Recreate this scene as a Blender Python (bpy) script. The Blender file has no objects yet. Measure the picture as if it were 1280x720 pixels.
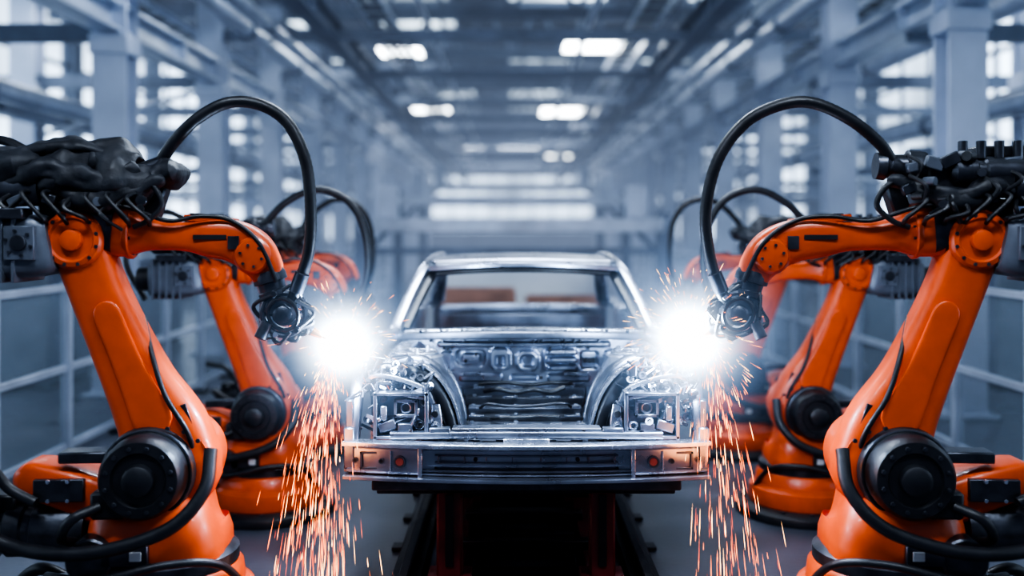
import bpy, bmesh, math, random
from mathutils import Vector, Matrix, Euler, noise
random.seed(7)
D=bpy.data; SC=bpy.context.scene; COL=SC.collection
pi=math.pi
# ------------------------------------------------------------------ materials
def mat(name,col,rough=.5,metal=0.,nscale=8.,var=.15,bump=.0,coat=0.,rvar=.1,bscale=None):
    m=D.materials.new(name); m.use_nodes=True; nt=m.node_tree; N=nt.nodes; L=nt.links
    b=N['Principled BSDF']; tc=N.new('ShaderNodeTexCoord'); no=N.new('ShaderNodeTexNoise')
    no.inputs['Scale'].default_value=nscale; no.inputs['Detail'].default_value=5
    L.new(tc.outputs['Object'],no.inputs['Vector'])
    mr=N.new('ShaderNodeMapRange'); mr.inputs[1].default_value=.3; mr.inputs[2].default_value=.7
    mr.inputs[3].default_value=1-var; mr.inputs[4].default_value=1+var
    L.new(no.outputs['Fac'],mr.inputs[0])
    mx=N.new('ShaderNodeVectorMath'); mx.operation='SCALE'; mx.inputs[0].default_value=col[:3]
    L.new(mr.outputs[0],mx.inputs['Scale']); L.new(mx.outputs[0],b.inputs['Base Color'])
    r2=N.new('ShaderNodeMapRange'); r2.inputs[3].default_value=max(.03,rough-rvar); r2.inputs[4].default_value=min(1,rough+rvar)
    L.new(no.outputs['Fac'],r2.inputs[0]); L.new(r2.outputs[0],b.inputs['Roughness'])
    b.inputs['Metallic'].default_value=metal; b.inputs['Coat Weight'].default_value=coat
    if bump>0:
        n2=N.new('ShaderNodeTexNoise'); n2.inputs['Scale'].default_value=bscale or nscale*5; n2.inputs['Detail'].default_value=3
        L.new(tc.outputs['Object'],n2.inputs['Vector'])
        bp=N.new('ShaderNodeBump'); bp.inputs['Strength'].default_value=bump; bp.inputs['Distance'].default_value=.01
        L.new(n2.outputs['Fac'],bp.inputs['Height']); L.new(bp.outputs[0],b.inputs['Normal'])
    return m
def emis(name,col,st,nscale=None,lo=.25,hi=1.5):
    m=D.materials.new(name); m.use_nodes=True; nt=m.node_tree; N=nt.nodes; L=nt.links
    N.remove(N['Principled BSDF']); e=N.new('ShaderNodeEmission'); e.inputs[0].default_value=(*col,1); e.inputs[1].default_value=st
    L.new(e.outputs[0],N['Material Output'].inputs['Surface'])
    if nscale:
        tc=N.new('ShaderNodeTexCoord'); no=N.new('ShaderNodeTexNoise'); no.inputs['Scale'].default_value=nscale; no.inputs['Detail'].default_value=2
        L.new(tc.outputs['Object'],no.inputs['Vector']); mr=N.new('ShaderNodeMapRange')
        mr.inputs[1].default_value=.38; mr.inputs[2].default_value=.62; mr.inputs[3].default_value=st*lo; mr.inputs[4].default_value=st*hi
        L.new(no.outputs['Fac'],mr.inputs[0]); L.new(mr.outputs[0],e.inputs[1])
    return m
ORANGE=mat('robot_orange_paint',(.62,.078,.009),.40,0,5,.18,.05,.20)
BLACK=mat('black_rubber',(.012,.013,.017),.42,0,10,.3,.15)
CLOTH=mat('black_cable_jacket',(.014,.016,.022),.55,0,9,.4,.6,0,.1,22)
GREYM=mat('motor_grey_casting',(.11,.125,.155),.42,.3,8,.2,.1)
DARKM=mat('dark_machined_steel',(.07,.075,.09),.35,.8,12,.3,.1)
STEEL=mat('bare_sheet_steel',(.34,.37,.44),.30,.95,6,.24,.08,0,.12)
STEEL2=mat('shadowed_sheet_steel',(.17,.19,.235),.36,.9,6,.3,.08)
BRIGHT=mat('bright_galvanised_steel',(.60,.64,.72),.26,.95,14,.18,.05)
COPPER=mat('copper_nozzle',(.75,.35,.18),.3,1,20,.1)
REDP=mat('carrier_red_paint',(.10,.015,.017),.5,.1,9,.3,.1)
LENS=mat('red_locator_plug',(.20,.045,.035),.4,0,20,.1)
RAILM=mat('dark_rail_steel',(.020,.022,.028),.4,.6,10,.3,.1)
COLM=mat('column_grey_paint',(.44,.50,.62),.5,.1,2,.12)
BEAMM=mat('beam_blue_grey_paint',(.12,.15,.21),.5,.2,2,.25)
PIPEM=mat('pipe_galvanised',(.48,.54,.64),.35,.6,3,.15)
DARKB=mat('roof_deck_dark',(.03,.038,.06),.7,.1,1,.3)
WALLM=mat('wall_cladding',(.11,.14,.19),.6,.1,1,.2)
FLOORM=mat('floor_concrete',(.058,.065,.085),.32,0,1.6,.35,.08,0,.14,30)
CRATE=mat('crate_brown',(.30,.15,.105),.7,0,3,.3)
WHITEL=mat('label_white',(.7,.7,.7),.5,0,20,.05)
CABM=mat('cabinet_paint_grey',(.17,.205,.25),.5,.1,4,.2)
def polycarb():
    m=D.materials.new('polycarbonate_panel'); m.use_nodes=True; N=m.node_tree.nodes; L=m.node_tree.links
    b=N['Principled BSDF']; b.inputs['Base Color'].default_value=(.16,.215,.27,1); b.inputs['Roughness'].default_value=.22
    t=N.new('ShaderNodeBsdfTransparent'); mx=N.new('ShaderNodeMixShader'); no=N.new('ShaderNodeTexNoise'); no.inputs['Scale'].default_value=1.5
    mr=N.new('ShaderNodeMapRange'); mr.inputs[3].default_value=.10; mr.inputs[4].default_value=.45
    L.new(no.outputs['Fac'],mr.inputs[0]); L.new(mr.outputs[0],mx.inputs[0]); L.new(t.outputs[0],mx.inputs[1]); L.new(b.outputs[0],mx.inputs[2])
    L.new(mx.outputs[0],N['Material Output'].inputs['Surface']); return m
POLY=polycarb()
PANE=emis('window_daylight_glazing',(.62,.79,1.),3.6,.20,.30,1.4)
SKYL=emis('skylight_glazing',(.70,.86,1.),3.4,.35,.2,1.4)
LAMP=emis('lamp_diffuser',(.86,.94,1.),20)
ARC=emis('arc_core_white',(.85,.93,1.),200)
SP1=emis('spark_yellow',(1.,.50,.20),10)
SP2=emis('spark_orange',(1.,.22,.06),6)
SP3=emis('spark_red',(1.,.12,.035),3)
# ------------------------------------------------------------------ mesh builder
def cr(pts,res):
    pts=[list(p) for p in pts]
    if len(pts)<3 or res<=1: return pts
    P=[[2*a-b for a,b in zip(pts[0],pts[1])]]+pts+[[2*a-b for a,b in zip(pts[-1],pts[-2])]]
    out=[]
    for i in range(1,len(P)-2):
        for k in range(res):
            t=k/res; a,b,c,d=P[i-1],P[i],P[i+1],P[i+2]
            out.append([.5*((2*b[j])+(-a[j]+c[j])*t+(2*a[j]-5*b[j]+4*c[j]-d[j])*t*t+(-a[j]+3*b[j]-3*c[j]+d[j])*t**3) for j in range(len(b))])
    out.append(pts[-1]); return out
def spow(x,p): return math.copysign(abs(x)**p,x)
class MB:
    def __init__(s): s.v=[];s.f=[];s.m=[];s.mats=[]
    def mi(s,m):
        if m not in s.mats: s.mats.append(m)
        return s.mats.index(m)
    def add(s,vs,fs,m):
        o=len(s.v); s.v+=[tuple(v) for v in vs]; s.f+=[tuple(i+o for i in f) for f in fs]; s.m+=[s.mi(m)]*len(fs)
    def rings(s,R,m,cap=True,closed=False):
        n=len(R[0]); vs=[p for r in R for p in r]; fs=[]
        K=len(R)
        for i in range(K if closed else K-1):
            j2=(i+1)%K
            for j in range(n):
                a=i*n+j;b=i*n+(j+1)%n;c=j2*n+(j+1)%n;d=j2*n+j
                fs.append((a,b,c,d))
        if cap and not closed:
            fs.append(tuple(reversed(range(n)))); fs.append(tuple((K-1)*n+j for j in range(n)))
        s.add(vs,fs,m)
    def loft(s,path,side,m,n=4,seg=20,res=5,rnd=True,nz=0,nf=12):
        """path entries (x,y,z,w,t): w half width (perp. to side), t half depth along side"""
        S=cr(path,res); V0=Vector(side).normalized(); R=[]; K=len(S)
        def ring(P,T,w,t):
            W=T.cross(V0); W.normalize(); V=W.cross(T); V.normalize(); r=[]
            for k in range(seg):
                a=2*pi*k/seg
                d=W*w*spow(math.cos(a),2/n)+V*t*spow(math.sin(a),2/n); q=P+d
                if nz: q=q+d.normalized()*nz*(noise.noise(q*nf)+.5*noise.noise(q*nf*2.3))
                r.append(q)
            return r
        for i,q in enumerate(S):
            P=Vector(q[:3]); a=Vector(S[max(0,i-1)][:3]); b=Vector(S[min(K-1,i+1)][:3]); T=(b-a).normalized()
            if i==0 and rnd:
                for g in (88,70,50,28): 
                    R.append(ring(P-T*q[3]*math.sin(math.radians(g)),T,q[3]*math.cos(math.radians(g)),q[4]*(.72+.28*math.cos(math.radians(g)))))
            R.append(ring(P,T,q[3],q[4]))
            if i==K-1 and rnd:
                for g in (28,50,70,88):
                    R.append(ring(P+T*q[3]*math.sin(math.radians(g)),T,q[3]*math.cos(math.radians(g)),q[4]*(.72+.28*math.cos(math.radians(g)))))
        s.rings(R,m)
    def tube(s,path,r,m,seg=10,res=8,rib=0):
        S=cr([list(p) for p in path],res); R=[]; K=len(S); N=None
        for i,q in enumerate(S):
            P=Vector(q); T=(Vector(S[min(K-1,i+1)])-Vector(S[max(0,i-1)])).normalized()
            if N is None: N=T.orthogonal().normalized()
            else: N=(N-T*N.dot(T)).normalized()
            B=T.cross(N); rr=r*(1+(rib if i%2 else 0))
            R.append([P+(N*math.cos(2*pi*k/seg)+B*math.sin(2*pi*k/seg))*rr for k in range(seg)])
        s.rings(R,m)
    def lathe(s,p,ax,prof,m,seg=32):
        p=Vector(p); T=Vector(ax).normalized(); N=T.orthogonal().normalized(); B=T.cross(N)
        s.rings([[p+T*d+(N*math.cos(2*pi*k/seg)+B*math.sin(2*pi*k/seg))*r for k in range(seg)] for d,r in prof],m)
    def cyl(s,a,b,r,m,r1=None,seg=24,ch=.08):
        a=Vector(a);b=Vector(b);l=(b-a).length; r1=r if r1 is None else r1; c=min(ch*r,l*.2)
        s.lathe(a,b-a,[(0,r-c),(c,r),(l-c,r1),(l,r1-c*r1/max(r,1e-6))],m,seg)
    def torus(s,c,ax,R,r,m,seg=32,ms=8,a0=0,a1=2*pi):
        c=Vector(c);T=Vector(ax).normalized();N=T.orthogonal().normalized();B=T.cross(N); full=abs(a1-a0-2*pi)<1e-4
        K=seg if full else seg+1; RR=[]
        for i in range(K):
            a=a0+(a1-a0)*i/seg; d=N*math.cos(a)+B*math.sin(a)
            RR.append([c+d*(R+r*math.cos(2*pi*k/ms))+T*r*math.sin(2*pi*k/ms) for k in range(ms)])
        s.rings(RR,m,closed=full)
    def box(s,c,sz,m,rot=None,bev=None):
        bm=bmesh.new(); bmesh.ops.create_cube(bm,size=1)
        for v in bm.verts: v.co=Vector((v.co.x*sz[0],v.co.y*sz[1],v.co.z*sz[2]))
        bv=min(sz)*.12 if bev is None else bev
        if bv>0: bmesh.ops.bevel(bm,geom=bm.edges[:],offset=bv,segments=1,affect='EDGES')
        M=Matrix.Translation(Vector(c))
        if rot: M=M@Euler(rot).to_matrix().to_4x4()
        bm.transform(M); bm.verts.index_update()
        s.add([v.co.copy() for v in bm.verts],[[v.index for v in f.verts] for f in bm.faces],m); bm.free()
    def frame(s,c,w,h,d,b,m):
        """rectangular picture-frame flange in the xz plane"""
        x,y,z=c
        for q in(-1,1):
            s.box((x+q*(w/2-b/2),y,z),(b,d,h),m); s.box((x,y,z+q*(h/2-b/2)),(w,d,b),m)
    def bolts(s,c,ax,R,n,r,m,h=.012):
        c=Vector(c);T=Vector(ax).normalized();N=T.orthogonal().normalized();B=T.cross(N)
        for i in range(n):
            a=2*pi*i/n; p=c+(N*math.cos(a)+B*math.sin(a))*R; s.cyl(p,p+T*h,r,m,seg=6)
    def grid(s,f,nu,nv,m):
        vs=[f(i/nu,j/nv) for j in range(nv+1) for i in range(nu+1)]
        fs=[(j*(nu+1)+i,j*(nu+1)+i+1,(j+1)*(nu+1)+i+1,(j+1)*(nu+1)+i) for j in range(nv) for i in range(nu)]
        s.add(vs,fs,m)
    def mesh(s,name,ang=38):
        me=D.meshes.new(name); me.from_pydata(s.v,[],s.f)
        for m in s.mats: me.materials.append(m)
        me.polygons.foreach_set('material_index',s.m)
        bm=bmesh.new(); bm.from_mesh(me); bmesh.ops.recalc_face_normals(bm,faces=bm.faces); bm.to_mesh(me); bm.free()
        me.shade_smooth(); me.set_sharp_from_angle(angle=math.radians(ang)); me.update(); return me
    def obj(s,name,parent=None,solid=0,loc=(0,0,0)):
        o=D.objects.new(name,s.mesh(name)); COL.objects.link(o); o.location=loc
        if parent: o.parent=parent
        if solid:
            md=o.modifiers.new('thickness','SOLIDIFY'); md.thickness=solid; md.offset=0
        return o
def empty(name,loc=(0,0,0),rz=0,sc=(1,1,1)):
    e=D.objects.new(name,None); COL.objects.link(e); e.location=loc; e.rotation_euler=(0,0,rz); e.scale=sc; e.empty_display_size=.2; return e
# ------------------------------------------------------------------ welding robot
Y=(0,1,0)
def robot_meshes(tag,fs=1.,seed=1,cable_out=0.,soft=True):
    rnd=random.Random(seed); out=[]
    b=MB()
    b.lathe((0,0,0),(0,0,1),[(0,.50),(.03,.51),(.06,.50),(.085,.46),(.09,.40)],BLACK,40)
    b.lathe((0,0,.085),(0,0,1),[(0,.40),(.02,.41),(.12,.40),(.15,.36),(.22,.35),(.24,.33)],ORANGE,40)
    b.bolts((0,0,.085),(0,0,1),.45,14,.018,DARKM)
    b.box((-.42,0,.17),(.22,.34,.16),GREYM)
    b.tube([(-.45,.1,.2),(-.62,.12,.26),(-.8,.2,.12),(-1.0,.3,.03)],.03,BLACK)
    b.tube([(-.45,0,.2),(-.65,0,.22),(-.8,.05,.08),(-1.1,.1,.03)],.025,BLACK)
    out.append(('base',b))
    t=MB()
    t.lathe((0,0,.31),(0,0,1),[(0,.31),(.02,.33),(.07,.33),(.09,.30)],DARKM,40)
    t.loft([(0.0,0,.36,.30,.27),(-.03,.0,.48,.29,.26),(-.03,.05,.62,.24,.20),(-.02,.10,.74,.21,.14)],Y,ORANGE,n=3.6,seg=28,rnd=True)
    t.loft([(-.20,.0,.60,.11,.15),(-.38,-.02,.68,.10,.14),(-.56,-.02,.73,.085,.12)],Y,ORANGE,n=5)
    t.box((-.42,-.165,.70),(.22,.03,.10),DARKM); t.bolts((-.42,-.18,.70),(0,-1,0),.06,4,.01,BRIGHT)
    t.box((-.30,-.10,.84),(.26,.12,.05),DARKM)
    t.box((-.10,-.285,.44),(.20,.03,.09),DARKM); t.box((-.05,-.30,.44),(.05,.012,.04),WHITEL)
    t.lathe((-.82,-.06,.50),(1,0,0),[(0,.10),(.02,.12),(.10,.12),(.11,.105),(.14,.105),(.15,.12),(.22,.12),(.23,.105),(.26,.105),(.27,.125),(.46,.13),(.50,.12)],DARKM)
    t.box((-.70,-.06,.63),(.14,.12,.08),BLACK); t.cyl((-.70,-.16,.63),(-.70,-.24,.63),.03,BLACK)
    t.cyl((-.25,-.14,.42),(-.25,-.30,.42),.10,DARKM)
    t.lathe((0.02,.30,.777),(0,-1,0),[(0,.16),(.02,.20),(.12,.215),(.44,.215)],ORANGE,40)
    t.lathe((-.03,-.10,.775),(0,-1,0),[(0,.20),(.06,.205),(.10,.195),(.11,.185),(.20,.18),(.225,.165),(.23,.12),(.215,.11),(.215,.07),(.25,.065),(.26,.05)],BLACK,40)
    t.bolts((-.03,-.325,.775),(0,-1,0),.142,12,.010,DARKM)
    t.torus((-.03,-.20,.775),(0,1,0),.192,.010,DARKM)
    t.box((-.17,-.25,.66),(.15,.10,.12),BLACK)
    t.tube([(-.2,-.3,.66),(-.3,-.36,.62),(-.36,-.3,.52),(-.33,-.1,.45)],.022,BLACK)
    out.append(('turret',t))
    a=MB()
    a.loft([(.05,-.04,.777,.215,.12),(0.0,-.04,.95,.195,.118),(-.10,-.04,1.15,.155,.105),(-.20,-.04,1.37,.135,.10),(-.295,-.04,1.60,.125,.10),(-.37,-.04,1.813,.128,.105)],Y,ORANGE,n=3.4,seg=32,res=6)
    a.loft([(-.02,-.155,1.02,.09,.014),(-.12,-.150,1.24,.065,.014),(-.22,-.145,1.48,.06,.014)],Y,ORANGE,n=5,seg=20)
    a.bolts((.05,-.158,.777),(0,-1,0),.19,16,.011,DARKM)
    a.box((.115,-.13,1.02),(.05,.02,.10),DARKM,(0,-.35,0)); 
    a.tube([(.16,-.1,.80),(.14,-.17,.95),(.04,-.17,1.12),(-.03,-.12,1.3),(-.1,.0,1.45)],.012,BLACK)
    out.append(('lower_arm',a))
    e=MB()
    e.lathe((-.37,.22,1.813),(0,-1,0),[(0,.10),(.02,.13),(.36,.135),(.38,.12),(.385,.10),(.375,.09),(.375,.05),(.40,.045),(.405,.03)],ORANGE,36)
    e.bolts((-.37,-.155,1.813),(0,-1,0),.112,12,.009,DARKM)
    e.loft([(-.84,-.05,1.77,.125,.14),(-.70,-.05,1.775,.14,.16),(-.52,-.05,1.79,.14,.16),(-.46,-.05,1.80,.12,.14)],Y,GREYM,n=5,seg=24,rnd=False)
    for k in range(5): e.box((-.80+k*.05,-.05,1.775),(.014,.34,.30),GREYM)
    e.box((-.57,-.215,1.80),(.13,.03,.15),GREYM); e.bolts((-.57,-.23,1.80),(0,-1,0),.055,6,.008,DARKM); e.cyl((-.57,-.22,1.80),(-.57,-.245,1.80),.035,DARKM)
    e.box((-.66,-.18,1.93),(.22,.12,.05),DARKM)
    e.cyl((-.84,-.03,1.77),(-.96,-.03,1.77),.09,BLACK)
    e.box((-.40,.02,1.95),(.30,.20,.10),BLACK)
    out.append(('elbow',e))
    X=lambda u:-.37+(u+.37)*fs
    f=MB()
    f.loft([(X(-.32),-.02,1.87,.10,.12),(X(-.20),-.02,1.86,.118,.118)],Y,DARKM,n=4,rnd=False,res=1,seg=24)
    f.loft([(X(-.24),-.02,1.855,.118,.115),(X(-.15),-.02,1.85,.115,.11),(X(-.07),-.02,1.84,.082,.085),(X(.02),-.02,1.83,.066,.068),(X(.13),-.02,1.827,.070,.07),(X(.22),-.02,1.82,.088,.078),(X(.33),-.02,1.808,.098,.082),(X(.42),-.02,1.765,.098,.08),(X(.475),-.02,1.695,.085,.073),(X(.50),-.02,1.64,.07,.066)],Y,ORANGE,n=3.4,seg=28,rnd=False)
    f.lathe((X(-.155),-.02,1.85),(1,0,-.05),[(0,.122),(.006,.126),(.022,.126),(.028,.12)],ORANGE,28)
    f.bolts((X(-.13),-.02,1.848),(1,0,-.05),.10,12,.009,DARKM)
    f.box((X(.23),-.02,1.905),(.24*fs,.10,.03),ORANGE,(0,.08,0)); f.box((X(.16),-.02,1.925),(.05,.06,.02),DARKM)
    f.box((X(.24),-.102,1.825),(.15,.008,.022),BLACK); f.box((X(.35),-.106,1.80),(.05,.008,.06),DARKM)
    f.lathe((X(.435),.08,1.74),(0,-1,0),[(0,.07),(.02,.085),(.18,.085),(.20,.07),(.205,.03)],ORANGE,28)
    f.bolts((X(.435),-.122,1.74),(0,-1,0),.05,6,.007,DARKM)
    f.tube([(X(-.30),-.12,1.98),(X(-.12),-.16,1.96),(X(.05),-.12,1.90),(X(.2),-.11,1.92),(X(.34),-.1,1.90),(X(.47),-.12,1.80),(X(.55),-.1,1.62)],.010,BLACK)
    f.tube([(X(-.34),-.10,2.02),(X(-.06),-.14,2.08),(X(.03),-.14,1.98),(X(-.03),-.14,1.90),(X(-.10),-.13,1.87)],.013,BLACK)
    out.append(('forearm',f))
    w=MB(); o=X(.5)-.5
    w.lathe((.495+o,-.02,1.665),(.12,0,-.40),[(0,.072),(.02,.078),(.05,.078),(.055,.062),(.09,.062),(.095,.072),(.115,.072),(.12,.05)],DARKM,28)
    w.bolts((.528+o,-.02,1.555),(.12,0,-.40),.055,8,.006,BRIGHT)
    w.box((.555+o,-.02,1.50),(.14,.11,.10),DARKM,(0,.3,0))
    w.torus((.575+o,-.06,1.47),(0,1,0),.098,.014,DARKM); w.torus((.575+o,.05,1.47),(0,1,0),.085,.012,BLACK)
    w.torus((.575+o,-.09,1.47),(.3,1,.2),.075,.010,BLACK)
    w.lathe((.575+o,.03,1.47),(0,-1,0),[(0,.04),(.01,.055),(.10,.055),(.11,.04),(.13,.038),(.14,.02)],DARKM)
    w.cyl((.50+o,-.07,1.43),(.47+o,-.09,1.36),.028,DARKM); w.cyl((.47+o,.03,1.52),(.46+o,.05,1.40),.022,GREYM)
    w.box((.62+o,-.02,1.40),(.05,.05,.13),DARKM,(0,.5,0)); w.box((.64+o,-.05,1.50),(.07,.03,.04),BRIGHT,(0,.6,0))
    w.cyl((.60+o,-.02,1.44),(.70+o,-.02,1.385),.032,DARKM,.024); w.cyl((.70+o,-.02,1.385),(.745+o,-.02,1.36),.022,COPPER,.012)
    w.cyl((.745+o,-.02,1.36),(.765+o,-.02,1.35),.005,COPPER)
    for k in range(13):
        a=rnd.uniform(0,6.28); q=(.57+o+.1*math.cos(a),-.02+rnd.uniform(-.08,.08),1.47+.1*math.sin(a))
        a2=a+rnd.uniform(.8,2.2); q2=(.57+o+.09*math.cos(a2),-.02+rnd.uniform(-.08,.08),1.47+.09*math.sin(a2))
        am=(a+a2)/2; qm=(.57+o+.14*math.cos(am),-.05,1.47+.14*math.sin(am))
        w.tube([q,qm,q2],rnd.uniform(.006,.011),BLACK,seg=8)
        w.cyl(q,(q[0],q[1]-.03,q[2]),.014,rnd.choice([BRIGHT,DARKM]),seg=6)
    out.append(('weld_gun',w))
    p=MB()
    p.box((-.30,.0,2.02),(.34,.24,.10),DARKM)
    p.lathe((-.86,.06,2.10),(1,0,.0),[(0,.07),(.02,.09),(.12,.09),(.13,.075),(.16,.075),(.17,.095),(.38,.095),(.40,.08)],DARKM)
    p.lathe((-.84,-.10,2.03),(1,0,.05),[(0,.06),(.02,.075),(.30,.08),(.32,.07)],DARKM)
    if soft:
        pts=[]
        for k in range(12):
            u=-.70+k*.066; pts.append((u,-.03+rnd.uniform(-.03,.03),2.11+.03*math.sin(k*1.3)+rnd.uniform(-.01,.015)-(.02 if k>8 else 0),.085+.025*abs(math.sin(k*.9+1))+rnd.uniform(0,.015)-(.05 if k>9 else 0),.13+rnd.uniform(-.02,.02)))
        p.loft(pts,Y,CLOTH,n=2.4,seg=64,res=10,nz=.045,nf=6.5)
        p.loft([(-.62,-.02,2.20,.03,.10),(-.46,-.03,2.235,.04,.11),(-.30,-.04,2.22,.035,.10),(-.16,-.03,2.17,.03,.08)],Y,CLOTH,n=2.4,seg=48,res=10,nz=.028,nf=9)
        p.loft([(-.66,-.15,2.08,.05,.04),(-.45,-.17,2.12,.055,.04),(-.25,-.17,2.07,.05,.035),(-.12,-.13,2.12,.04,.03)],Y,CLOTH,n=2.2,seg=40,res=10,nz=.03,nf=10)
    else:
        p.box((-.42,.0,2.12),(.34,.20,.14),DARKM); p.box((-.22,-.02,2.10),(.14,.22,.17),BLACK); p.box((-.50,.02,2.215),(.22,.16,.05),BLACK)
        p.lathe((-.60,-.12,2.12),(1,0,0),[(0,.045),(.01,.06),(.20,.06),(.21,.05),(.24,.05),(.25,.065),(.34,.065),(.36,.04)],DARKM)
        p.lathe((-.16,-.04,2.14),(1,0,.06),[(0,.075),(.03,.08),(.08,.08),(.09,.06),(.17,.055),(.18,.066),(.22,.062)],DARKM)
        p.loft([(-.52,-.13,2.02,.03,.03),(-.40,-.17,2.06,.035,.03),(-.25,-.17,2.0,.035,.03),(-.10,-.13,2.06,.03,.03)],Y,CLOTH,n=2.2,nz=.02,seg=24,res=8)
        for k in range(4): p.cyl((-.55+.08*k,-.1,2.18),(-.55+.08*k,-.1,2.26),.022,DARKM,seg=10)
    p.loft([(-.45,-.12,2.04,.04,.04),(-.30,-.15,1.99,.05,.05),(-.15,-.15,2.03,.045,.04),(0.0,-.12,2.08,.03,.03)],Y,CLOTH,n=2.2,seg=28,res=7,nz=.02,nf=10)
    p.cyl((-.10,-.06,2.12),(.00,-.06,2.155),.044,DARKM); p.cyl((-.02,-.06,2.145),(.03,-.06,2.18),.034,DARKM)
    p.box((-.05,.02,2.0),(.08,.1,.16),DARKM,(0,.3,0))
    for k in range(10 if soft else 26):
        x=rnd.uniform(-.66,-.04); z=rnd.uniform(1.95,2.07 if soft else 2.2); y=-.13+rnd.uniform(-.03,.01)-(.02 if z<2.15 else 0)
        if k%3==0: p.cyl((x,y,z),(x+rnd.uniform(-.04,.04),y-.04,z),rnd.uniform(.014,.026),rnd.choice([GREYM,DARKM,BLACK]),seg=12)
        elif k%3==1: p.box((x,y,z),(rnd.uniform(.04,.09),.04,rnd.uniform(.03,.06)),rnd.choice([GREYM,DARKM,BLACK]),(0,rnd.uniform(-.5,.5),0))
        else: p.tube([(x,y,z),(x+rnd.uniform(-.06,.06),y-.06,z-.05),(x+rnd.uniform(-.1,.1),y-.02,z-.12)],rnd.uniform(.007,.013),BLACK,seg=8)
    for k in range(7):
        x=-.62+.09*k; p.tube([(x,-.14,2.03),(x-.03,-.22,1.97+rnd.uniform(-.03,.05)),(x+.05,-.20,1.91),(x+.04,-.12,1.88)],.010,BLACK,seg=8)
    p.tube([(-.6,.05,2.2),(-.8,.1,2.28),(-1.0,.1,2.2),(-1.1,.1,1.9),(-.95,.1,1.6)],.022,BLACK)
    out.append(('cable_pack',p))
    c=MB(); k=(fs-1)*.9; q=cable_out
    c.tube([(-.02,-.06,2.15),(.05,-.08,2.25),(.16+q*.3,-.10,2.36),(.30+q*.6,-.11,2.435),(.44-k*.2+q*.9,-.11,2.43),(.57+q*1.0,-.11,2.35),(.66+k*.3+q,-.11,2.18),(.69+k*.5+q,-.10,1.95),(.68+k*.6+q*.8,-.09,1.75),(.63+o+q*.3,-.07,1.58),(.60+o,-.05,1.50)],.027,BLACK,seg=14,res=16,rib=.04)
    c.cyl((.66+o*.9+q*.4,-.08,1.66),(.63+o+q*.2,-.07,1.57),.034,DARKM)
    c.tube([(-.82,-.25,.62),(-.6,-.28,.50),(-.35,-.34,.47),(-.1,-.36,.50),(.12,-.34,.58),(.24,-.28,.72),(.25,-.2,.88)],.030,BLACK,seg=12)
    c.tube([(-.9,-.12,.86),(-.72,-.2,.83),(-.62,-.2,.72),(-.5,-.22,.66)],.024,BLACK,seg=12)
    c.tube([(-.5,-.1,.3),(-.2,-.36,.36),(.1,-.36,.42),(.3,-.25,.38),(.38,-.05,.2)],.018,BLACK,seg=10)
    out.append(('dress_pack_cable',c))
    return [(n,mb.mesh(tag+n)) for n,mb in out]
RA=robot_meshes('',.97,3); RB=robot_meshes('long_',1.13,9,.09,False); RC=robot_meshes('mid_',1.05,5,.06,False)
def robot(meshes,x,y,rz,mir,s):
    e=empty('welding_robot_arm',(x,y,0),rz if not mir else -rz,(-s if mir else s,s,s))
    for n,me in meshes:
        o=D.objects.new(n,me); COL.objects.link(o); o.parent=e
    return e
r4=math.radians(4)
robot(RA,-1.605,4.62,r4,False,1)
robot(RB,1.735,4.62,r4,True,1)
robot(RC,-1.62,6.6,math.radians(2),False,.87)
robot(RC,1.93,6.6,math.radians(2),True,.87)
robot(RA,-1.78,8.5,math.radians(6),False,.87)
robot(RA,1.92,8.4,math.radians(6),True,.87)
CX=.07   # line centre offset
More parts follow.
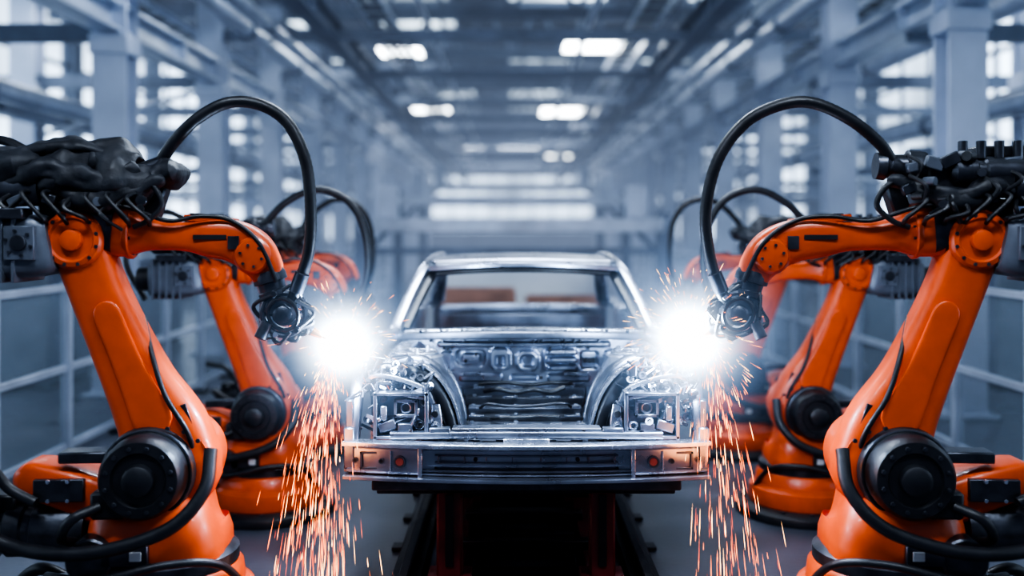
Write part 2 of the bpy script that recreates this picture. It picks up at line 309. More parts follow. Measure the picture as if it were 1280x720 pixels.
# ------------------------------------------------------------------ car body frame (origin front bumper, y rearwards)
def build_car():
    parts=[]; rnd=random.Random(11)
    fr=MB()
    by=lambda x:.10*(x/.88)**2
    def xbar(x0,x1,z,w,t,m,dy=0,bow=0,n=6):
        K=9; P=[]
        for i in range(K):
            x=x0+(x1-x0)*i/(K-1); P.append((x,by(x)+dy,z+bow*(1-(x/.88)**2),t,w))
        fr.loft(P,(0,0,1),m,n=n,seg=16,res=2,rnd=False)
    xbar(-.88,.88,.828,.012,.045,BRIGHT,-.015); xbar(-.88,.88,.664,.010,.040,STEEL,-.010)
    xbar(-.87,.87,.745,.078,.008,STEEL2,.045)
    xbar(-.50,.50,.758,.042,.010,STEEL,.030); xbar(-.50,.50,.700,.006,.018,STEEL2,.022); xbar(-.50,.50,.682,.005,.012,BRIGHT,.020)
    xbar(-.44,.44,.775,.004,.010,STEEL2,.016); xbar(-.44,.44,.740,.004,.010,STEEL2,.016)
    for s in(-1,1):
        x0,x1=(.50*s,.88*s); xbar(min(x0,x1),max(x0,x1),.745,.066,.028,STEEL,.015)
        for x,r in((.61,.020),(.83,.009),(.70,.009)):
            p=Vector((s*x,by(x)-.018,.745)); fr.lathe(p,(0,-1,0),[(0,r*1.5),(.006,r*1.45),(.006,r*1.1),(-.004,r)],STEEL2,20); fr.cyl(p+Vector((0,.001,0)),p+Vector((0,-.003,0)),r,LENS if r>.015 else BLACK,seg=20)
        fr.box((s*.655,by(.65)-.016,.745),(.008,.01,.10),BRIGHT); fr.box((s*.51,.025,.745),(.02,.05,.15),BRIGHT); fr.frame((s*.76,by(.76)-.016,.745),.09,.085,.008,.010,STEEL2)
        for x in(.13,.36): fr.frame((s*x,.016,.758),.13,.040,.008,.006,STEEL2)
        fr.cyl((s*.245,.03,.758),(s*.245,.014,.758),.010,BLACK,seg=14)
        fr.box((s*.50,.16,.74),(.14,.22,.13),STEEL)
        fr.box((s*.86,.13,.80),(.05,.12,.20),STEEL); fr.box((s*.86,.13,.95),(.035,.08,.16),STEEL2)
    fr.loft([(-.66,.10,.86,.03,.018),(0,.08,.865,.03,.018),(.66,.10,.86,.03,.018)],(0,0,1),STEEL,n=6,seg=16,res=4,rnd=False)
    fr.loft([(-.36,.13,.885,.05,.010),(0,.12,.89,.05,.010),(.36,.13,.885,.05,.010)],(0,0,1),STEEL,n=6,seg=16,res=4,rnd=False)
    fr.box((0,.05,.845),(.22,.05,.02),BRIGHT); fr.box((-.42,.09,.885),(.10,.05,.03),STEEL2); fr.box((.42,.09,.885),(.10,.05,.03),STEEL2)
    fr.box((0,.14,.62),(1.5,.14,.05),DARKM)
    for i in range(9): fr.cyl((-.56+.14*i,.08,.875),(-.56+.14*i,.08,.89),.010,DARKM,seg=6)
    parts.append(('front_bumper_beam',fr,0))
    eb=MB()
    for s in(-1,1):
        eb.loft([(s*.47,.12,.80,.05,.045),(s*.44,.5,.86,.05,.045),(s*.40,.95,.92,.05,.05)],(1,0,0),STEEL,n=6,seg=16)
        # bulky inner wheelhouse / suspension tower
        A=[(s*.66,.40,1.155),(s*.56,.38,1.175),(s*.475,.36,1.135),(s*.405,.35,1.055),(s*.355,.34,.95),(s*.325,.33,.82)]
        eb.loft([(*p,.010,.04) for p in A],(0,1,0),BRIGHT,n=5,seg=14,rnd=False)
        eb.loft([(p[0]+s*.040,p[1]+.0,p[2]-.030,.034,.06) for p in A],(0,1,0),BLACK,n=4,seg=16,rnd=False)
        eb.loft([(p[0]+s*.088,p[1]-.01,p[2]-.060,.010,.06) for p in A],(0,1,0),STEEL,n=5,seg=14,rnd=False)
        eb.loft([(p[0]+s*.01,p[1]+.13,p[2]+.005,.03,.09) for p in A],(0,1,0),STEEL2,n=4,seg=16,rnd=False)
        eb.loft([(p[0]-s*.010,p[1]+.24,p[2]+.02,.012,.03) for p in A],(0,1,0),BRIGHT,n=4,seg=14,rnd=False)
        eb.lathe((s*.59,.60,1.0),(0,0,1),[(0,.19),(.12,.18),(.185,.15),(.20,.12),(.21,.06),(.19,.05)],STEEL,32); eb.bolts((s*.59,.60,1.205),(0,0,1),.09,3,.012,BRIGHT,.03); eb.torus((s*.59,.60,1.20),(0,0,1),.12,.010,BRIGHT)
        # headlamp pocket
        hx=s*.61
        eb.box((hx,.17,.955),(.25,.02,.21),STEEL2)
        for dx in(-.125,.125): eb.box((hx+dx,.13,.955),(.018,.10,.23),STEEL)
        for dz in(-.105,.105): eb.box((hx,.13,.955+dz),(.27,.10,.014),STEEL)
        eb.frame((hx-s*.02,.135,.985),.115,.085,.04,.014,STEEL); eb.box((hx-s*.02,.155,.985),(.09,.02,.06),BLACK); eb.torus((hx-s*.02,.142,.985),(0,1,0),.024,.006,STEEL2,20)
        eb.torus((hx-s*.085,.13,.90),(0,1,0),.018,.006,BRIGHT,16); eb.cyl((hx+s*.09,.14,1.03),(hx+s*.09,.10,1.03),.016,DARKM)
        eb.box((hx+s*.07,.13,.90),(.09,.05,.05),STEEL,(0,.3*s,0)); eb.box((hx-s*.06,.125,1.045),(.10,.04,.015),BRIGHT,(0,-.2*s,0)); eb.box((hx+s*.085,.12,.965),(.03,.05,.07),BRIGHT)
        eb.box((hx-s*.02,.11,.895),(.07,.03,.04),STEEL2)
        eb.loft([(s*.445,.14,.83,.035,.02),(s*.44,.14,.93,.028,.02),(s*.445,.15,1.0,.02,.018)],(0,1,0),BRIGHT,n=5,seg=14,rnd=False)
        eb.cyl((s*.445,.14,.96),(s*.445,.10,.96),.016,BLACK); eb.torus((s*.445,.11,.895),(0,1,0),.018,.006,BRIGHT,16)
        eb.box((s*.43,.13,.86),(.09,.06,.03),STEEL,(0,0,.2))
        eb.loft([(s*.745,1.08,1.245,.045,.035),(s*.79,.75,1.235,.045,.035),(s*.82,.45,1.19,.045,.035),(s*.835,.25,1.11,.04,.035),(s*.84,.15,.97,.04,.03),(s*.845,.12,.83,.04,.03)],(1,0,0),STEEL,n=5,seg=16,rnd=False)
        eb.loft([(s*.66,1.0,1.20,.02,.05),(s*.68,.7,1.19,.02,.05),(s*.70,.4,1.15,.02,.05),(s*.71,.22,1.08,.02,.05)],(1,0,0),BRIGHT,n=5,seg=14,rnd=False)
        eb.loft([(s*.80,.20,1.10,.012,.02),(s*.74,.17,1.14,.012,.02),(s*.62,.17,1.12,.012,.02),(s*.50,.17,1.07,.012,.02),(s*.46,.16,1.0,.012,.02)],(0,1,0),BRIGHT,n=4,seg=12,rnd=False)
        for k in range(124):
            top=k%2
            x=s*rnd.uniform(.50 if top else .47,.83); z=rnd.uniform(1.05,1.19) if top else rnd.uniform(.86,1.1); y=rnd.uniform(.16,.34) if top else rnd.uniform(.10,.26)
            if not top and abs(abs(x)-.60)<.06 and abs(z-.985)<.055: continue
            m=rnd.choice([STEEL,BRIGHT,STEEL2,STEEL2,DARKM,BLACK]); ty=(k//2)%4; c=.65
            if ty==0: eb.box((x,y,z),(rnd.uniform(.03,.09)*c,rnd.uniform(.02,.06)*c,rnd.uniform(.015,.05)*c),m,(rnd.uniform(-.4,.4),rnd.uniform(-.5,.5),rnd.uniform(-.4,.4)))
            elif ty==1: eb.tube([(x,y,z),(x+rnd.uniform(-.06,.06),y+.02,z+.03),(x+rnd.uniform(-.10,.10),y+rnd.uniform(0,.08),z+rnd.uniform(-.06,.05))],rnd.uniform(.004,.008),m,seg=8,res=5)
            elif ty==2: eb.lathe((x,y,z),(rnd.uniform(-.4,.4),-1,rnd.uniform(0,.8)),[(0,.020),(.008,.020),(.008,.011),(0.0,.009)],m,18)
            else: eb.box((x,y,z),(.009,rnd.uniform(.05,.10)*c,rnd.uniform(.04,.09)*c),m,(rnd.uniform(-.3,.3),rnd.uniform(-.5,.5),rnd.uniform(-.4,.4)))
    for i,(y,z,w,h) in enumerate([(.22,.80,.62,.03),(.34,.815,.60,.03),(.46,.83,.60,.035),(.58,.85,.60,.035),(.70,.875,.62,.04),(.84,.90,.66,.05),(.97,.93,.70,.06)]):
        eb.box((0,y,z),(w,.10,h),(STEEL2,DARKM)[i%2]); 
        for x in(-.26,-.12,.02,.12,.25): eb.box((x+.02*(i%3),y-.03,z+h*.5),(.06+.02*(i%2),.03,.012),(STEEL,STEEL2,BRIGHT)[(i+int(x*50))%3])
        for x in(-.28,-.05,.28): eb.cyl((x,y,z+h/2),(x,y,z+h/2+.012),.012,BRIGHT,seg=6)
    eb.box((0,.6,.73),(.86,1.0,.03),STEEL2)
    eb.tube([(-.22,.80,.96),(-.15,.72,.985),(-.05,.74,.965),(.05,.70,.985),(.14,.74,.965),(.22,.78,.985)],.014,BLACK)
    eb.tube([(-.26,.88,.99),(-.1,.86,1.0),(.02,.88,.985),(.16,.85,1.0),(.27,.9,.99)],.010,BLACK)
    eb.tube([(-.18,.50,.865),(-.1,.44,.88),(.06,.5,.875),(.18,.46,.88)],.009,BLACK)
    eb.tube([(-.24,.62,.90),(-.20,.56,.93),(-.02,.60,.91),(.2,.58,.93),(.25,.64,.90)],.008,DARKM)
    parts.append(('engine_bay_structure',eb,0))
    def sdf(px,pz,cx,cz,hw,hh,r):
        qx=abs(px-cx)-hw+r; qz=abs(pz-cz)-hh+r
        return min(max(qx,qz),0)+math.hypot(max(qx,0),max(qz,0))-r
    E=[(-.31,1.115,.085,.045,.03,-.045),(-.31,1.115,.05,.018,.012,.03),(-.14,1.11,.055,.060,.03,.045),(-.14,1.10,.026,.030,.012,-.06),(.02,1.10,.062,.060,.045,.045),(.02,1.10,.036,.034,.025,-.06),(.22,1.105,.085,.014,.010,.045),(.22,1.06,.085,.013,.010,.045),(.22,1.15,.085,.013,.010,.045),(.135,1.105,.016,.058,.01,.045),
       (.38,1.10,.05,.05,.02,-.045),(-.45,1.09,.03,.06,.02,.04),(.50,1.09,.03,.07,.02,.04),(-.25,1.0,.12,.018,.012,.03),(.0,1.0,.08,.016,.012,-.04),(.26,1.0,.12,.018,.012,.03),(0,1.195,.50,.012,.010,.03),(-.56,1.1,.02,.05,.02,-.04),(.58,1.1,.02,.05,.02,-.04)]
    fw=MB()
    def F(a,b):
        x=-.68+1.36*a; z=.82+.43*b; d=0
        for cx,cz,hw,hh,r,dp in E:
            sd=sdf(x,z,cx,cz,hw,hh,r); t=min(1,max(0,.5-sd/.014)); d+=dp*t*t*(3-2*t)
        return (x,1.05-d+.06*abs(x)**2,z)
    fw.grid(F,220,84,STEEL)
    parts.append(('firewall_panel',fw,.004))
    fd=MB()
    for x,z,r in((.38,1.10,.016),(-.45,.98,.014),(.45,.96,.014),(.10,1.0,.010),(-.34,1.095,.009),(-.28,1.135,.009)):
        fd.cyl((x,1.085,z),(x,1.045,z),r,BLACK,seg=20)
    for x,z,w,h in((-.14,1.10,.040,.048),(.02,1.10,.052,.050),(.38,1.10,.07,.03)): fd.box((x,1.072,z),(w,.012,h),BLACK)
    fd.box((-.30,1.0,1.03),(.10,.05,.02),STEEL); fd.box((.30,1.0,1.03),(.14,.05,.02),STEEL)
    for k in range(30):
        x=rnd.uniform(-.58,.58); z=rnd.choice([.93,1.025,1.17,1.215]); fd.cyl((x,1.06,z),(x,1.01,z),.007,rnd.choice([BRIGHT,DARKM,BLACK]),seg=6)
    fd.loft([(-.74,1.10,1.235,.05,.022),(-.4,1.03,1.25,.05,.022),(0,1.0,1.255,.05,.022),(.4,1.03,1.25,.05,.022),(.74,1.10,1.235,.05,.022)],(0,0,1),STEEL2,n=5,seg=16,rnd=False)
    fd.loft([(-.70,1.18,1.262,.05,.008),(0,1.10,1.28,.05,.008),(.70,1.18,1.262,.05,.008)],(0,0,1),BRIGHT,n=5,seg=16,rnd=False)
    for k in range(11): fd.cyl((-.6+.12*k,1.02+.06*abs(-.6+.12*k)**2,1.25),(-.6+.12*k,1.02,1.282),.010,DARKM,seg=6)
    parts.append(('cowl_panel',fd,0))
    g=MB()
    for s in(-1,1):
        g.loft([(s*.775,.98,1.225,.05,.04),(s*.755,1.12,1.27,.040,.04),(s*.70,1.42,1.45,.034,.036),(s*.635,1.68,1.60,.034,.034),(s*.60,1.95,1.655,.034,.034),(s*.59,2.4,1.672,.034,.034),(s*.60,2.85,1.64,.034,.034),(s*.66,3.35,1.45,.045,.04),(s*.72,3.75,1.27,.06,.05)],(1,0,0),STEEL,n=4,seg=18)
        g.loft([(s*.705,1.14,1.27,.020,.03),(s*.645,1.44,1.44,.020,.03),(s*.585,1.68,1.580,.018,.03)],(1,0,0),BLACK,n=4,seg=12,rnd=False)
        g.loft([(s*.82,2.15,.75,.09,.03),(s*.82,2.18,1.2,.06,.03),(s*.70,2.25,1.45,.05,.03),(s*.61,2.3,1.65,.045,.03)],(1,0,0),STEEL2,n=5,seg=16)
        g.loft([(s*.60,3.02,1.60,.03,.03),(s*.62,3.25,1.48,.03,.03),(s*.66,3.58,1.29,.03,.03)],(1,0,0),STEEL2,n=5,seg=14,rnd=False)
        g.loft([(s*.82,.98,1.22,.06,.03),(s*.83,1.0,.95,.07,.035),(s*.83,1.05,.72,.07,.05)],(1,0,0),STEEL,n=5,seg=16)
        g.loft([(s*.82,.95,.70,.07,.06),(s*.82,3.0,.70,.07,.06)],(1,0,0),STEEL,n=6,seg=16,rnd=False)
    def xb(y0,z0,x1,y1,z1,w,t,m,side=(0,0,1)):
        g.loft([(-x1,y1,z1,w,t),(-x1*.5,y0+(y1-y0)*.25,z0+(z1-z0)*.25,w,t),(0,y0,z0,w,t),(x1*.5,y0+(y1-y0)*.25,z0+(z1-z0)*.25,w,t),(x1,y1,z1,w,t)],side,m,n=5,seg=16,rnd=False)
    xb(1.60,1.642,.625,1.70,1.610,.05,.018,STEEL); xb(1.60,1.608,.60,1.69,1.578,.02,.018,BLACK)
    xb(3.02,1.635,.60,3.0,1.60,.05,.018,STEEL); xb(3.62,1.22,.66,3.58,1.21,.06,.03,STEEL); xb(2.3,1.64,.58,2.3,1.63,.03,.012,STEEL2)
    xb(1.35,1.19,.74,1.35,1.17,.03,.03,DARKM)
    g.box((0,3.75,1.20),(1.35,.36,.02),STEEL2); g.box((0,3.35,.95),(1.3,.03,.46),STEEL2); g.box((0,4.2,.95),(1.55,.04,.45),STEEL2)
    g.box((0,2.6,.70),(1.6,3.3,.03),STEEL2); g.box((0,2.2,.76),(.22,2.2,.12),STEEL2)
    for y in(1.5,2.1,2.7): g.box((0,y,.74),(1.5,.08,.06),STEEL)
    parts.append(('cabin_frame',g,0))
    rf=MB()
    def R(a,b):
        x=-.60+1.2*a; y=1.62+1.42*b; c=1-(x/.60)**2
        return (x,y-.04*(c)*(1-b),1.658+.022*c+.018*math.sin(pi*min(1,b*1.05))-(.03 if b<.02 or b>.98 else 0))
    rf.grid(R,24,30,STEEL)
    def arch(s,x,yc,zc,Rr,y0,y1,zt,zb):
        vs=[];fs=[];n=28
        for i in range(n+1):
            a=pi*i/n; ca,sa=math.cos(a),math.sin(a); k=1e9
            if ca>1e-6:k=min(k,(y1-yc)/ca)
            if ca<-1e-6:k=min(k,(y0-yc)/ca)
            if sa>1e-6:k=min(k,(zt-zc)/sa)
            vs.append((s*(x+.01),yc+Rr*ca,zc+Rr*sa)); vs.append((s*(x+.015),yc+(Rr+.03)*ca,zc+(Rr+.03)*sa)); vs.append((s*(x-.03*sa),yc+k*ca,zc+k*sa))
        for i in range(n):
            fs+=[(3*i,3*i+1,3*i+4,3*i+3),(3*i+1,3*i+2,3*i+5,3*i+4)]
        rf.add(vs,fs,STEEL)
    for s in(-1,1):
        arch(s,.86,.62,.72,.33,.22,1.02,1.15,.7); arch(s,.86,3.45,.72,.33,2.9,4.22,1.26,.7)
        rf.grid(lambda a,b,s=s:(s*(.84-.13*b**3),2.9+1.3*a,1.26+.02*b if b<.3 else 1.266+.0*b),12,3,STEEL)
    parts.append(('outer_panels',rf,.004))
    return [(n,mb.mesh(n),so) for n,mb,so in parts]
CAR=build_car()
car=empty('car_body_frame',(CX,4.75,0))
for n,me,so in CAR:
    o=D.objects.new(n,me); COL.objects.link(o); o.parent=car
    if so: md=o.modifiers.new('thickness','SOLIDIFY'); md.thickness=so; md.offset=0
# ------------------------------------------------------------------ carrier skid + conveyor
k=MB()
for s in(-1,1):
    for y in(5.05,6.6,8.2):
        k.box((s*.385,y,.33),(.13,.10,.50),REDP); k.box((s*.385,y,.10),(.22,.22,.04),REDP); k.box((s*.385,y,.565),(.20,.16,.03),RAILM)
        k.box((s*.385,y-.055,.35),(.04,.012,.36),RAILM)
    k.box((s*.385,6.6,.09),(.12,3.6,.06),REDP)
for y in(5.05,8.2): k.box((0,y,.555),(1.5,.10,.045),RAILM)
for j in range(6): k.box((0,5.4+j*.55,.16),(.70,.08,.05),RAILM)
k.obj('car_carrier_skid',loc=(CX,0,0))
k=MB()
for s in(-1,1):
    k.box((s*.62,14,.03),(.16,22,.05),RAILM); k.box((s*.62,14,.085),(.05,22,.07),RAILM); k.box((s*.30,14,.025),(.04,22,.04),RAILM)
    for i in range(36): k.box((s*.73,3.4+i*.6,.015),(.07,.10,.02),RAILM)
for i in range(50): k.cyl((-.30,3.6+i*.34,.035),(.30,3.6+i*.34,.035),.03,RAILM,seg=12)
k.obj('floor_conveyor',loc=(CX,0,0))
# ------------------------------------------------------------------ building shell
YB=62
def slab(name,c,sz,m):
    b=MB(); b.box(c,sz,m,bev=0); return b.obj(name)
slab('floor',(0,YB/2-2,-.05),(18.4,YB+8,.10),FLOORM)
slab('wall_back',(0,YB+.1,3.75),(18.4,.2,7.5),WALLM)
w=MB(); w.box((0,YB-.05,3.6),(10,.04,3.6),PANE,bev=0)
for i in range(9): w.box((-5+i*1.25,YB-.1,3.6),(.1,.08,3.7),BEAMM,bev=0)
for z in(1.8,3.6,5.4): w.box((0,YB-.1,z),(10,.08,.12),BEAMM,bev=0)
w.obj('window_3')
for s,nm,wn in((-1,'left','window_1'),(1,'right','window_2')):
    w=MB(); w.box((s*9.1,YB/2,.7),(.2,YB,1.4),WALLM,bev=0); w.box((s*9.1,YB/2,7.0),(.2,YB,1.0),WALLM,bev=0)
    for i in range(14): w.box((s*9.0,2+i*4.6,3.95),(.3,.35,5.1),WALLM,bev=.01)
    w.obj('wall_'+nm)
    w=MB(); w.box((s*9.12,YB/2,3.95),(.02,YB-.2,5.08),PANE,bev=0)
    for i in range(41): w.box((s*9.05,.6+i*1.5,3.95),(.08,.07,5.08),BEAMM,bev=0)
    for z in(1.45,2.7,4.0,5.2,6.45): w.box((s*9.05,YB/2,z),(.08,YB-.2,.08),BEAMM,bev=0)
    w.obj(wn)
c=MB(); c.box((0,YB/2,7.65),(18.4,YB,.2),DARKB,bev=0)
c.obj('ceiling')
k=MB(); rr=random.Random(4)
for x,wd in((-6.4,1.8),(-2.6,2.2),(1.1,2.4),(5.2,2.0)):
    for i in range(13):
        if rr.random()<.25: continue
        y=4+i*4.4; k.box((x,y+1.6,7.52),(wd,2.2,.03),SKYL,bev=0)
        for dx in(-wd/2,wd/2): k.box((x+dx,y+1.6,7.5),(.08,2.4,.12),BEAMM,bev=0)
        for dy in(-1.15,0,1.15): k.box((x,y+1.6+dy,7.5),(wd,.07,.12),BEAMM,bev=0)
k.obj('window_skylights')
def truss(y):
    k=MB(); k.box((0,y,6.05),(17.8,.20,.24),BEAMM,bev=0); k.box((0,y,7.2),(17.8,.16,.18),BEAMM,bev=0)
    n=14
    for i in range(n):
        x0=-8.7+i*17.4/n; x1=x0+17.4/n; xm=(x0+x1)/2
        k.cyl((x0,y,6.1),(xm,y,7.15),.05,BEAMM,seg=6); k.cyl((xm,y,7.15),(x1,y,6.1),.05,BEAMM,seg=6)
    k.obj('roof_truss')
for i in range(13): truss(6+i*4.4)
def column(x,y):
    k=MB(); k.box((x,y,3.0),(.06,.30,6.1),COLM,bev=0)
    for d in(-.17,.17): k.box((x,y+d,3.0),(.38,.035,6.1),COLM,bev=0)
    k.box((x,y,.03),(.55,.55,.05),COLM,bev=.01); k.box((x,y,3.95),(.44,.44,.22),COLM,bev=.01)
    k.bolts((x,y,.05),(0,0,1),.32,4,.02,DARKM)
    k.obj('steel_column')
for i in range(12): column(-4.5,11.3+3.7*i); column(4.5,10.0+3.7*i)
column(-7.3,10.4); column(-7.3,15); column(7.3,10.2); column(7.3,14)
def lbeam(x,z,w,h,m,name='crane_beam'):
    k=MB(); k.box((x,31,z+h/2),(w,58,.04),m,bev=0); k.box((x,31,z-h/2),(w,58,.04),m,bev=0); k.box((x,31,z),(.04,58,h),m,bev=0)
    for i in range(28): k.box((x,3+i*2.07,z),(w*.9,.03,h*.95),m,bev=0)
    k.obj(name)
for s in(-1,1):
    lbeam(s*4.5,4.25,.30,.30,PIPEM); lbeam(s*2.75,4.9,.26,.30,BEAMM); lbeam(s*6.9,3.6,.25,.3,BEAMM)
k=MB()
for x,z,r,m in((-3.6,4.6,.11,PIPEM),(-3.3,4.65,.07,PIPEM),(-4.0,5.2,.14,PIPEM),(3.7,4.7,.12,PIPEM),(3.35,4.75,.06,PIPEM),(4.1,5.4,.15,PIPEM),(-1.4,5.3,.05,PIPEM),(1.25,5.2,.06,PIPEM),(-5.6,3.4,.12,PIPEM),(5.7,3.3,.12,PIPEM),(-5.9,5.0,.15,PIPEM),(6.0,4.6,.16,PIPEM)):
    k.cyl((x,3,z),(x,59,z),r,m,seg=12,ch=.01)
    for i in range(18): k.cyl((x,4.5+i*3,z),(x,4.62+i*3,z),r*1.25,BEAMM,seg=12)
k.obj('pipe_run')
k=MB()
for x,z in((-2.1,5.2),(2.2,5.3),(-5.1,4.9),(5.2,5.1)):
    for dx in(-.22,.22): k.box((x+dx,31,z),(.03,56,.12),PIPEM,bev=0)
    for i in range(90): k.box((x,3.3+i*.62,z-.03),(.44,.04,.03),PIPEM,bev=0)
    k.cyl((x-.08,3,z+.03),(x-.08,58,z+.03),.05,BLACK,seg=8); k.cyl((x+.07,3,z+.02),(x+.07,58,z+.02),.04,BLACK,seg=8)
k.obj('cable_tray')
k=MB()
for i in range(12):
    y=11.3+3.7*i
    for z,w in((4.55,.14),(5.35,.10)): k.box((0,y,z+.25),(9.0,w,w*1.1),BEAMM,bev=0)
    for s in(-1,1):
        k.box((s*6.75,y,4.1),(4.5,.14,.2),BEAMM,bev=0); k.box((s*6.75,y,2.75),(4.5,.08,.12),BEAMM,bev=0)
        k.cyl((s*4.5,y,5.9),(s*2.8,y,4.9),.05,BEAMM,seg=6)
        if i%2: k.cyl((s*8.9,y,2.8),(s*4.6,y,4.0),.04,PIPEM,seg=6)
k.obj('cross_beams')
for y,h,hw in((15.5,1.95,2.35),(21,2.5,2.4),(28,3.1,2.5)):
    k=MB(); k.box((0,y,h),(hw*2,.25,.22),PIPEM,bev=.01); k.box((0,y,h-.4),(hw*2,.1,.1),BEAMM,bev=.01)
    for s in(-1,1):
        k.box((s*hw,y,h/2+.1),(.2,.22,h+.2),BEAMM,bev=.01); k.box((s*hw*.82,y,h+.35),(.3,.3,.5),COLM,bev=.02); k.cyl((s*hw,y,h-.5),(s*(hw-.5),y,h),.04,BEAMM,seg=8)
    k.obj('line_portal_frame')
for s in(-1,1):
    k=MB(); X0=s*3.6
    for i in range(22):
        y=4.6+i*1.15; k.box((X0,y,.72),(.07,.07,1.44),PIPEM,bev=0); k.box((X0,y,.02),(.18,.18,.03),RAILM,bev=0)
        if i<21: k.box((X0,y+.575,.44),(.008,1.06,.58),POLY,bev=0); k.box((X0,y+.575,1.08),(.008,1.06,.58),POLY,bev=0)
    for z in(.12,.75,1.40): k.box((X0,16.7,z),(.04,24.2,.05),PIPEM,bev=0)
    k.obj('safety_fence')
def cabinet(x,y,w,d,h):
    k=MB(); k.box((x,y,h/2+.06),(w,d,h),CABM,bev=.02); k.box((x,y,.04),(w*.94,d*.94,.08),BLACK,bev=0)
    sx=-1 if x>0 else 1
    for j in(-1,1):
        k.box((x+sx*(w/2+.008),y+j*d/4,h/2+.1),(.02,d/2-.04,h-.16),BEAMM,bev=.006); k.box((x+sx*(w/2+.03),y+j*.05,h/2),(.03,.02,.16),BRIGHT,bev=0)
    for z in range(5): k.box((x+sx*(w/2+.02),y+d/4,h*.8-z*.04),(.01,d/4,.015),BLACK,bev=0)
    k.cyl((x,y,h+.06),(x,y,h+.28),.04,PIPEM,seg=10)
    k.obj('control_cabinet')
for i,(x,y,w,d,h) in enumerate([(-6,8.5,.8,1.6,1.5),(-5.8,12.2,.8,1.2,1.9),(-6.2,16.2,1,2,1.4),(-5.8,21,.8,1.6,1.8),(6,8.4,.8,1.8,1.35),(6,12.2,.8,1.4,1.8),(6.2,17,1,2,1.5),(5.9,22,.8,1.6,1.9)]): cabinet(x,y,w,d,h)
def crate(x,y,z,w,d,h):
    k=MB()
    for dx in(-1,1):
        for dy in(-1,1): k.box((x+dx*w/2,y+dy*d/2,z+h/2),(.06,.06,h),CRATE)
    for j in range(5):
        zz=z+.06+j*(h-.1)/4
        for dy in(-1,1): k.box((x,y+dy*d/2,zz),(w,.03,.12*h/.6),CRATE)
        for dx in(-1,1): k.box((x+dx*w/2,y,zz),(.03,d,.12*h/.6),CRATE)
    k.box((x,y,z+.04),(w,d,.05),CRATE); k.box((x,y,z/2),(w*.9,d*.9,max(.02,z)),RAILM)
    k.obj('parts_crate')
crate(-.48,13.4,.35,1.0,.9,.70); crate(.72,13.8,.35,1.0,.9,.58)
# ------------------------------------------------------------------ lamps
def lamp(x,y,z,w,d,en,vis=True):
    e=empty('ceiling_light',(x,y,z)); b=MB(); b.box((0,0,.06),(w+.1,d+.1,.10),BEAMM,bev=.01); b.box((0,0,0),(w,d,.02),LAMP,bev=0)
    for s in(-1,1): b.cyl((s*w*.4,0,.1),(s*w*.4,0,7.5-z),.012,DARKM,seg=6)
    b.obj('lamp_body',e)
    if en:
        l=D.lights.new('added_area_light','AREA'); l.shape='RECTANGLE'; l.size=w; l.size_y=d; l.energy=en; l.color=(.70,.82,1.)
        o=D.objects.new('added_area_light',l); COL.objects.link(o); o.parent=e; o.location=(0,0,-.03)
for x,y,w,d in((1.75,20.6,1.3,1.6),(1.65,32,1.4,2.2),(-2.6,31,1.2,2.2),(-2.4,21.5,.9,.9),(.3,44,1.8,3),(-1.9,44,1.2,3),(2.4,50,1.2,3),(-6.6,14.5,.3,3.5),(6.4,15,.3,3.5),(-3.1,17,.25,3),(3.0,17.5,.25,3)): lamp(x,y,5.72 if abs(x)<3 else 5.3,w,d,0)
lamp(-1.7,2.2,5.0,1.8,.5,100); lamp(1.7,2.2,5.0,1.8,.5,100); lamp(0,7.5,5.4,2.2,.6,200); lamp(-2.4,11,5.6,1.6,.5,190); lamp(2.4,11,5.6,1.6,.5,190)  # unseen lamps added to light the scene; front pair fills the robots' near sides
# ------------------------------------------------------------------ welding arcs
def glowmat():  # self-emitting volume paints the bloom around an arc; there is no fume
    m=D.materials.new('arc_glow_volume'); m.use_nodes=True; N=m.node_tree.nodes; L=m.node_tree.links
    N.remove(N['Principled BSDF'])
    tc=N.new('ShaderNodeTexCoord'); ln=N.new('ShaderNodeVectorMath'); ln.operation='LENGTH'; L.new(tc.outputs['Object'],ln.inputs[0])
    s=N.new('ShaderNodeMath'); s.operation='SUBTRACT'; s.use_clamp=True; s.inputs[0].default_value=1; L.new(ln.outputs['Value'],s.inputs[1])
    es=[]
    for pw,k,c in((14,420,(.76,.88,1,1)),(3.4,4.2,(.34,.57,1,1))):
        e=N.new('ShaderNodeEmission'); e.inputs[0].default_value=c
        p=N.new('ShaderNodeMath'); p.operation='POWER'; p.inputs[1].default_value=pw; L.new(s.outputs[0],p.inputs[0])
        q=N.new('ShaderNodeMath'); q.operation='MULTIPLY'; q.inputs[1].default_value=k; L.new(p.outputs[0],q.inputs[0])
        L.new(q.outputs[0],e.inputs[1]); es.append(e)
    ad=N.new('ShaderNodeAddShader'); L.new(es[0].outputs[0],ad.inputs[0]); L.new(es[1].outputs[0],ad.inputs[1])
    L.new(ad.outputs[0],N['Material Output'].inputs['Volume'])
    try: m.cycles.volume_step_rate=.3
    except Exception: pass
    return m
GLOW=glowmat()
def arc(x,y,z,R,en):
    e=empty('welding_arc',(x,y,z)); b=MB()
    b.lathe((0,0,-.022),(0,0,1),[(0,.002),(.004,.012),(.012,.019),(.022,.022),(.032,.019),(.04,.012),(.044,.002)],ARC,16); b.obj('arc_core',e)
    g=MB(); g.lathe((0,0,-1),(0,0,1),[(1-math.cos(pi*i/16),max(.001,math.sin(pi*i/16))) for i in range(17)],GLOW,32); o=g.obj('arc_glow',e); o.scale=(R,R,R)  # emissive sphere adds the painted glow around the arc
    l=D.lights.new('arc_light','POINT'); l.energy=en; l.color=(.52,.72,1); l.shadow_soft_size=.04
    o=D.objects.new('arc_light',l); COL.objects.link(o); o.parent=e; o.location=(0,-.06,.05)
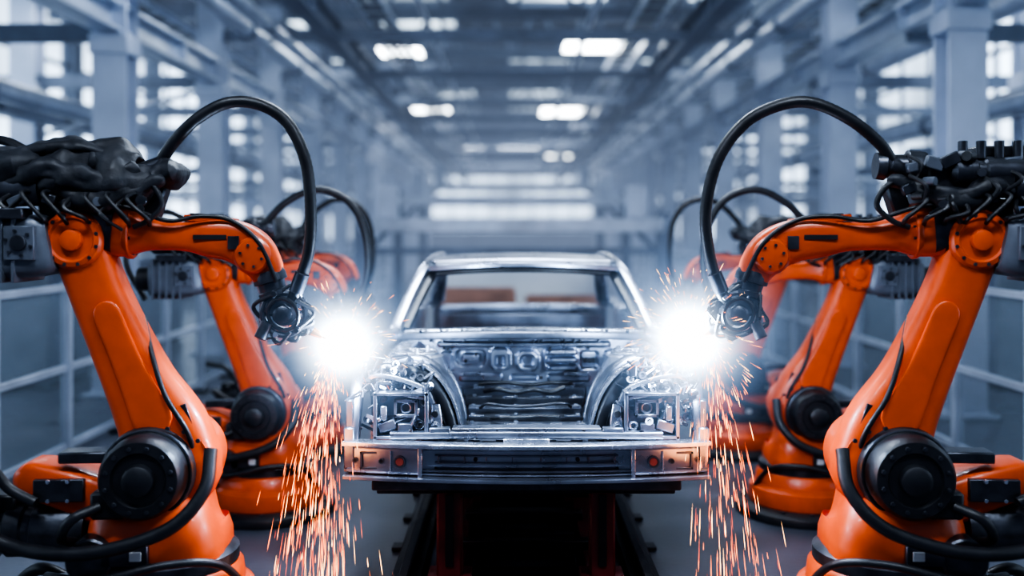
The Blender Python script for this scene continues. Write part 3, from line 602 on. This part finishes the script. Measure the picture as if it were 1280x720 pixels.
TL=(-.80,4.72,1.315); TR=(.84,4.72,1.345)
arc(*TL,.66,80); arc(*TR,.72,95)
def sparks(T,s,n,burst,seed,mu,sd,off):
    r=random.Random(seed); b=MB()
    def streak(p,q,w,m):
        p=Vector(p);q=Vector(q);t=(q-p).normalized();N=t.orthogonal().normalized();B=t.cross(N);mid=p+(q-p)*.7
        vs=[p]+[mid+N*w,mid+B*w,mid-N*w,mid-B*w]+[q]
        b.add(vs,[(0,1,2),(0,2,3),(0,3,4),(0,4,1),(5,2,1),(5,3,2),(5,4,3),(5,1,4)],m)
    def pos(v,t): return (T[0]+off*s+v[0]*t,T[1]+v[1]*t,T[2]-.06+v[2]*t-4.9*t*t)
    for i in range(n):
        v=(-s*r.gauss(mu,sd),r.uniform(-.45,.3),r.uniform(-1.1,.5)); t=r.uniform(.05,.52)**.95
        p=pos(v,t)
        if p[2]<.03: continue
        dt=r.uniform(.008,.040); streak(p,pos(v,t+dt),r.uniform(.0009,.0020),r.choice([SP1,SP2,SP2,SP2,SP3]))
    for i in range(burst):
        a=r.uniform(0,2*pi); el=r.uniform(-.6,1.3); sp=r.uniform(.06,.34); d=Vector((math.cos(a)*math.cos(el),math.sin(a)*math.cos(el),math.sin(el)))
        p=Vector(T)+d*sp; q=p+d*r.uniform(.01,.07)+Vector((0,0,-.01)); streak(p,q,r.uniform(.0006,.0012),r.choice([SP1,SP2]))
    b.obj('weld_sparks')
    l=D.lights.new('spark_glow','POINT'); l.energy=6; l.color=(1,.30,.08); l.shadow_soft_size=.15
    o=D.objects.new('spark_glow_light',l); COL.objects.link(o); o.location=(T[0]-s*.12,T[1]-.1,.85)
sparks(TL,1,800,150,5,.22,.26,-.05); sparks(TR,-1,360,340,6,.22,.24,-.09)
# ------------------------------------------------------------------ haze in the hall (pale haze light painted in by a self-emitting volume)
m=D.materials.new('hall_haze'); m.use_nodes=True; N=m.node_tree.nodes; L=m.node_tree.links; N.remove(N['Principled BSDF'])
ab=N.new('ShaderNodeVolumeAbsorption'); ab.inputs['Color'].default_value=(0,0,0,1); ab.inputs['Density'].default_value=.018
em=N.new('ShaderNodeEmission'); em.inputs[0].default_value=(.54,.68,1,1); em.inputs[1].default_value=.018*.46
ad=N.new('ShaderNodeAddShader'); L.new(ab.outputs[0],ad.inputs[0]); L.new(em.outputs[0],ad.inputs[1]); L.new(ad.outputs[0],N['Material Output'].inputs['Volume'])
h=MB(); h.box((0,35.8,3.7),(17.7,52,7.3),m,bev=0); h.obj('hall_haze')
# ------------------------------------------------------------------ world + camera
w=D.worlds.new('World'); SC.world=w; w.use_nodes=True
bg=w.node_tree.nodes['Background']; bg.inputs[0].default_value=(.46,.58,.92,1); bg.inputs[1].default_value=.24
cd=D.cameras.new('Camera'); cam=D.objects.new('Camera',cd); COL.objects.link(cam); SC.camera=cam
cam.location=(0,0,1.85); cam.rotation_euler=(pi/2,0,0); cd.lens=35; cd.sensor_width=36; cd.shift_y=-.055
cd.dof.use_dof=True; cd.dof.focus_distance=4.85; cd.dof.aperture_fstop=.55
cd.clip_end=200
SC.view_settings.view_transform='AgX'
try: SC.view_settings.look='AgX - High Contrast'
except Exception: pass
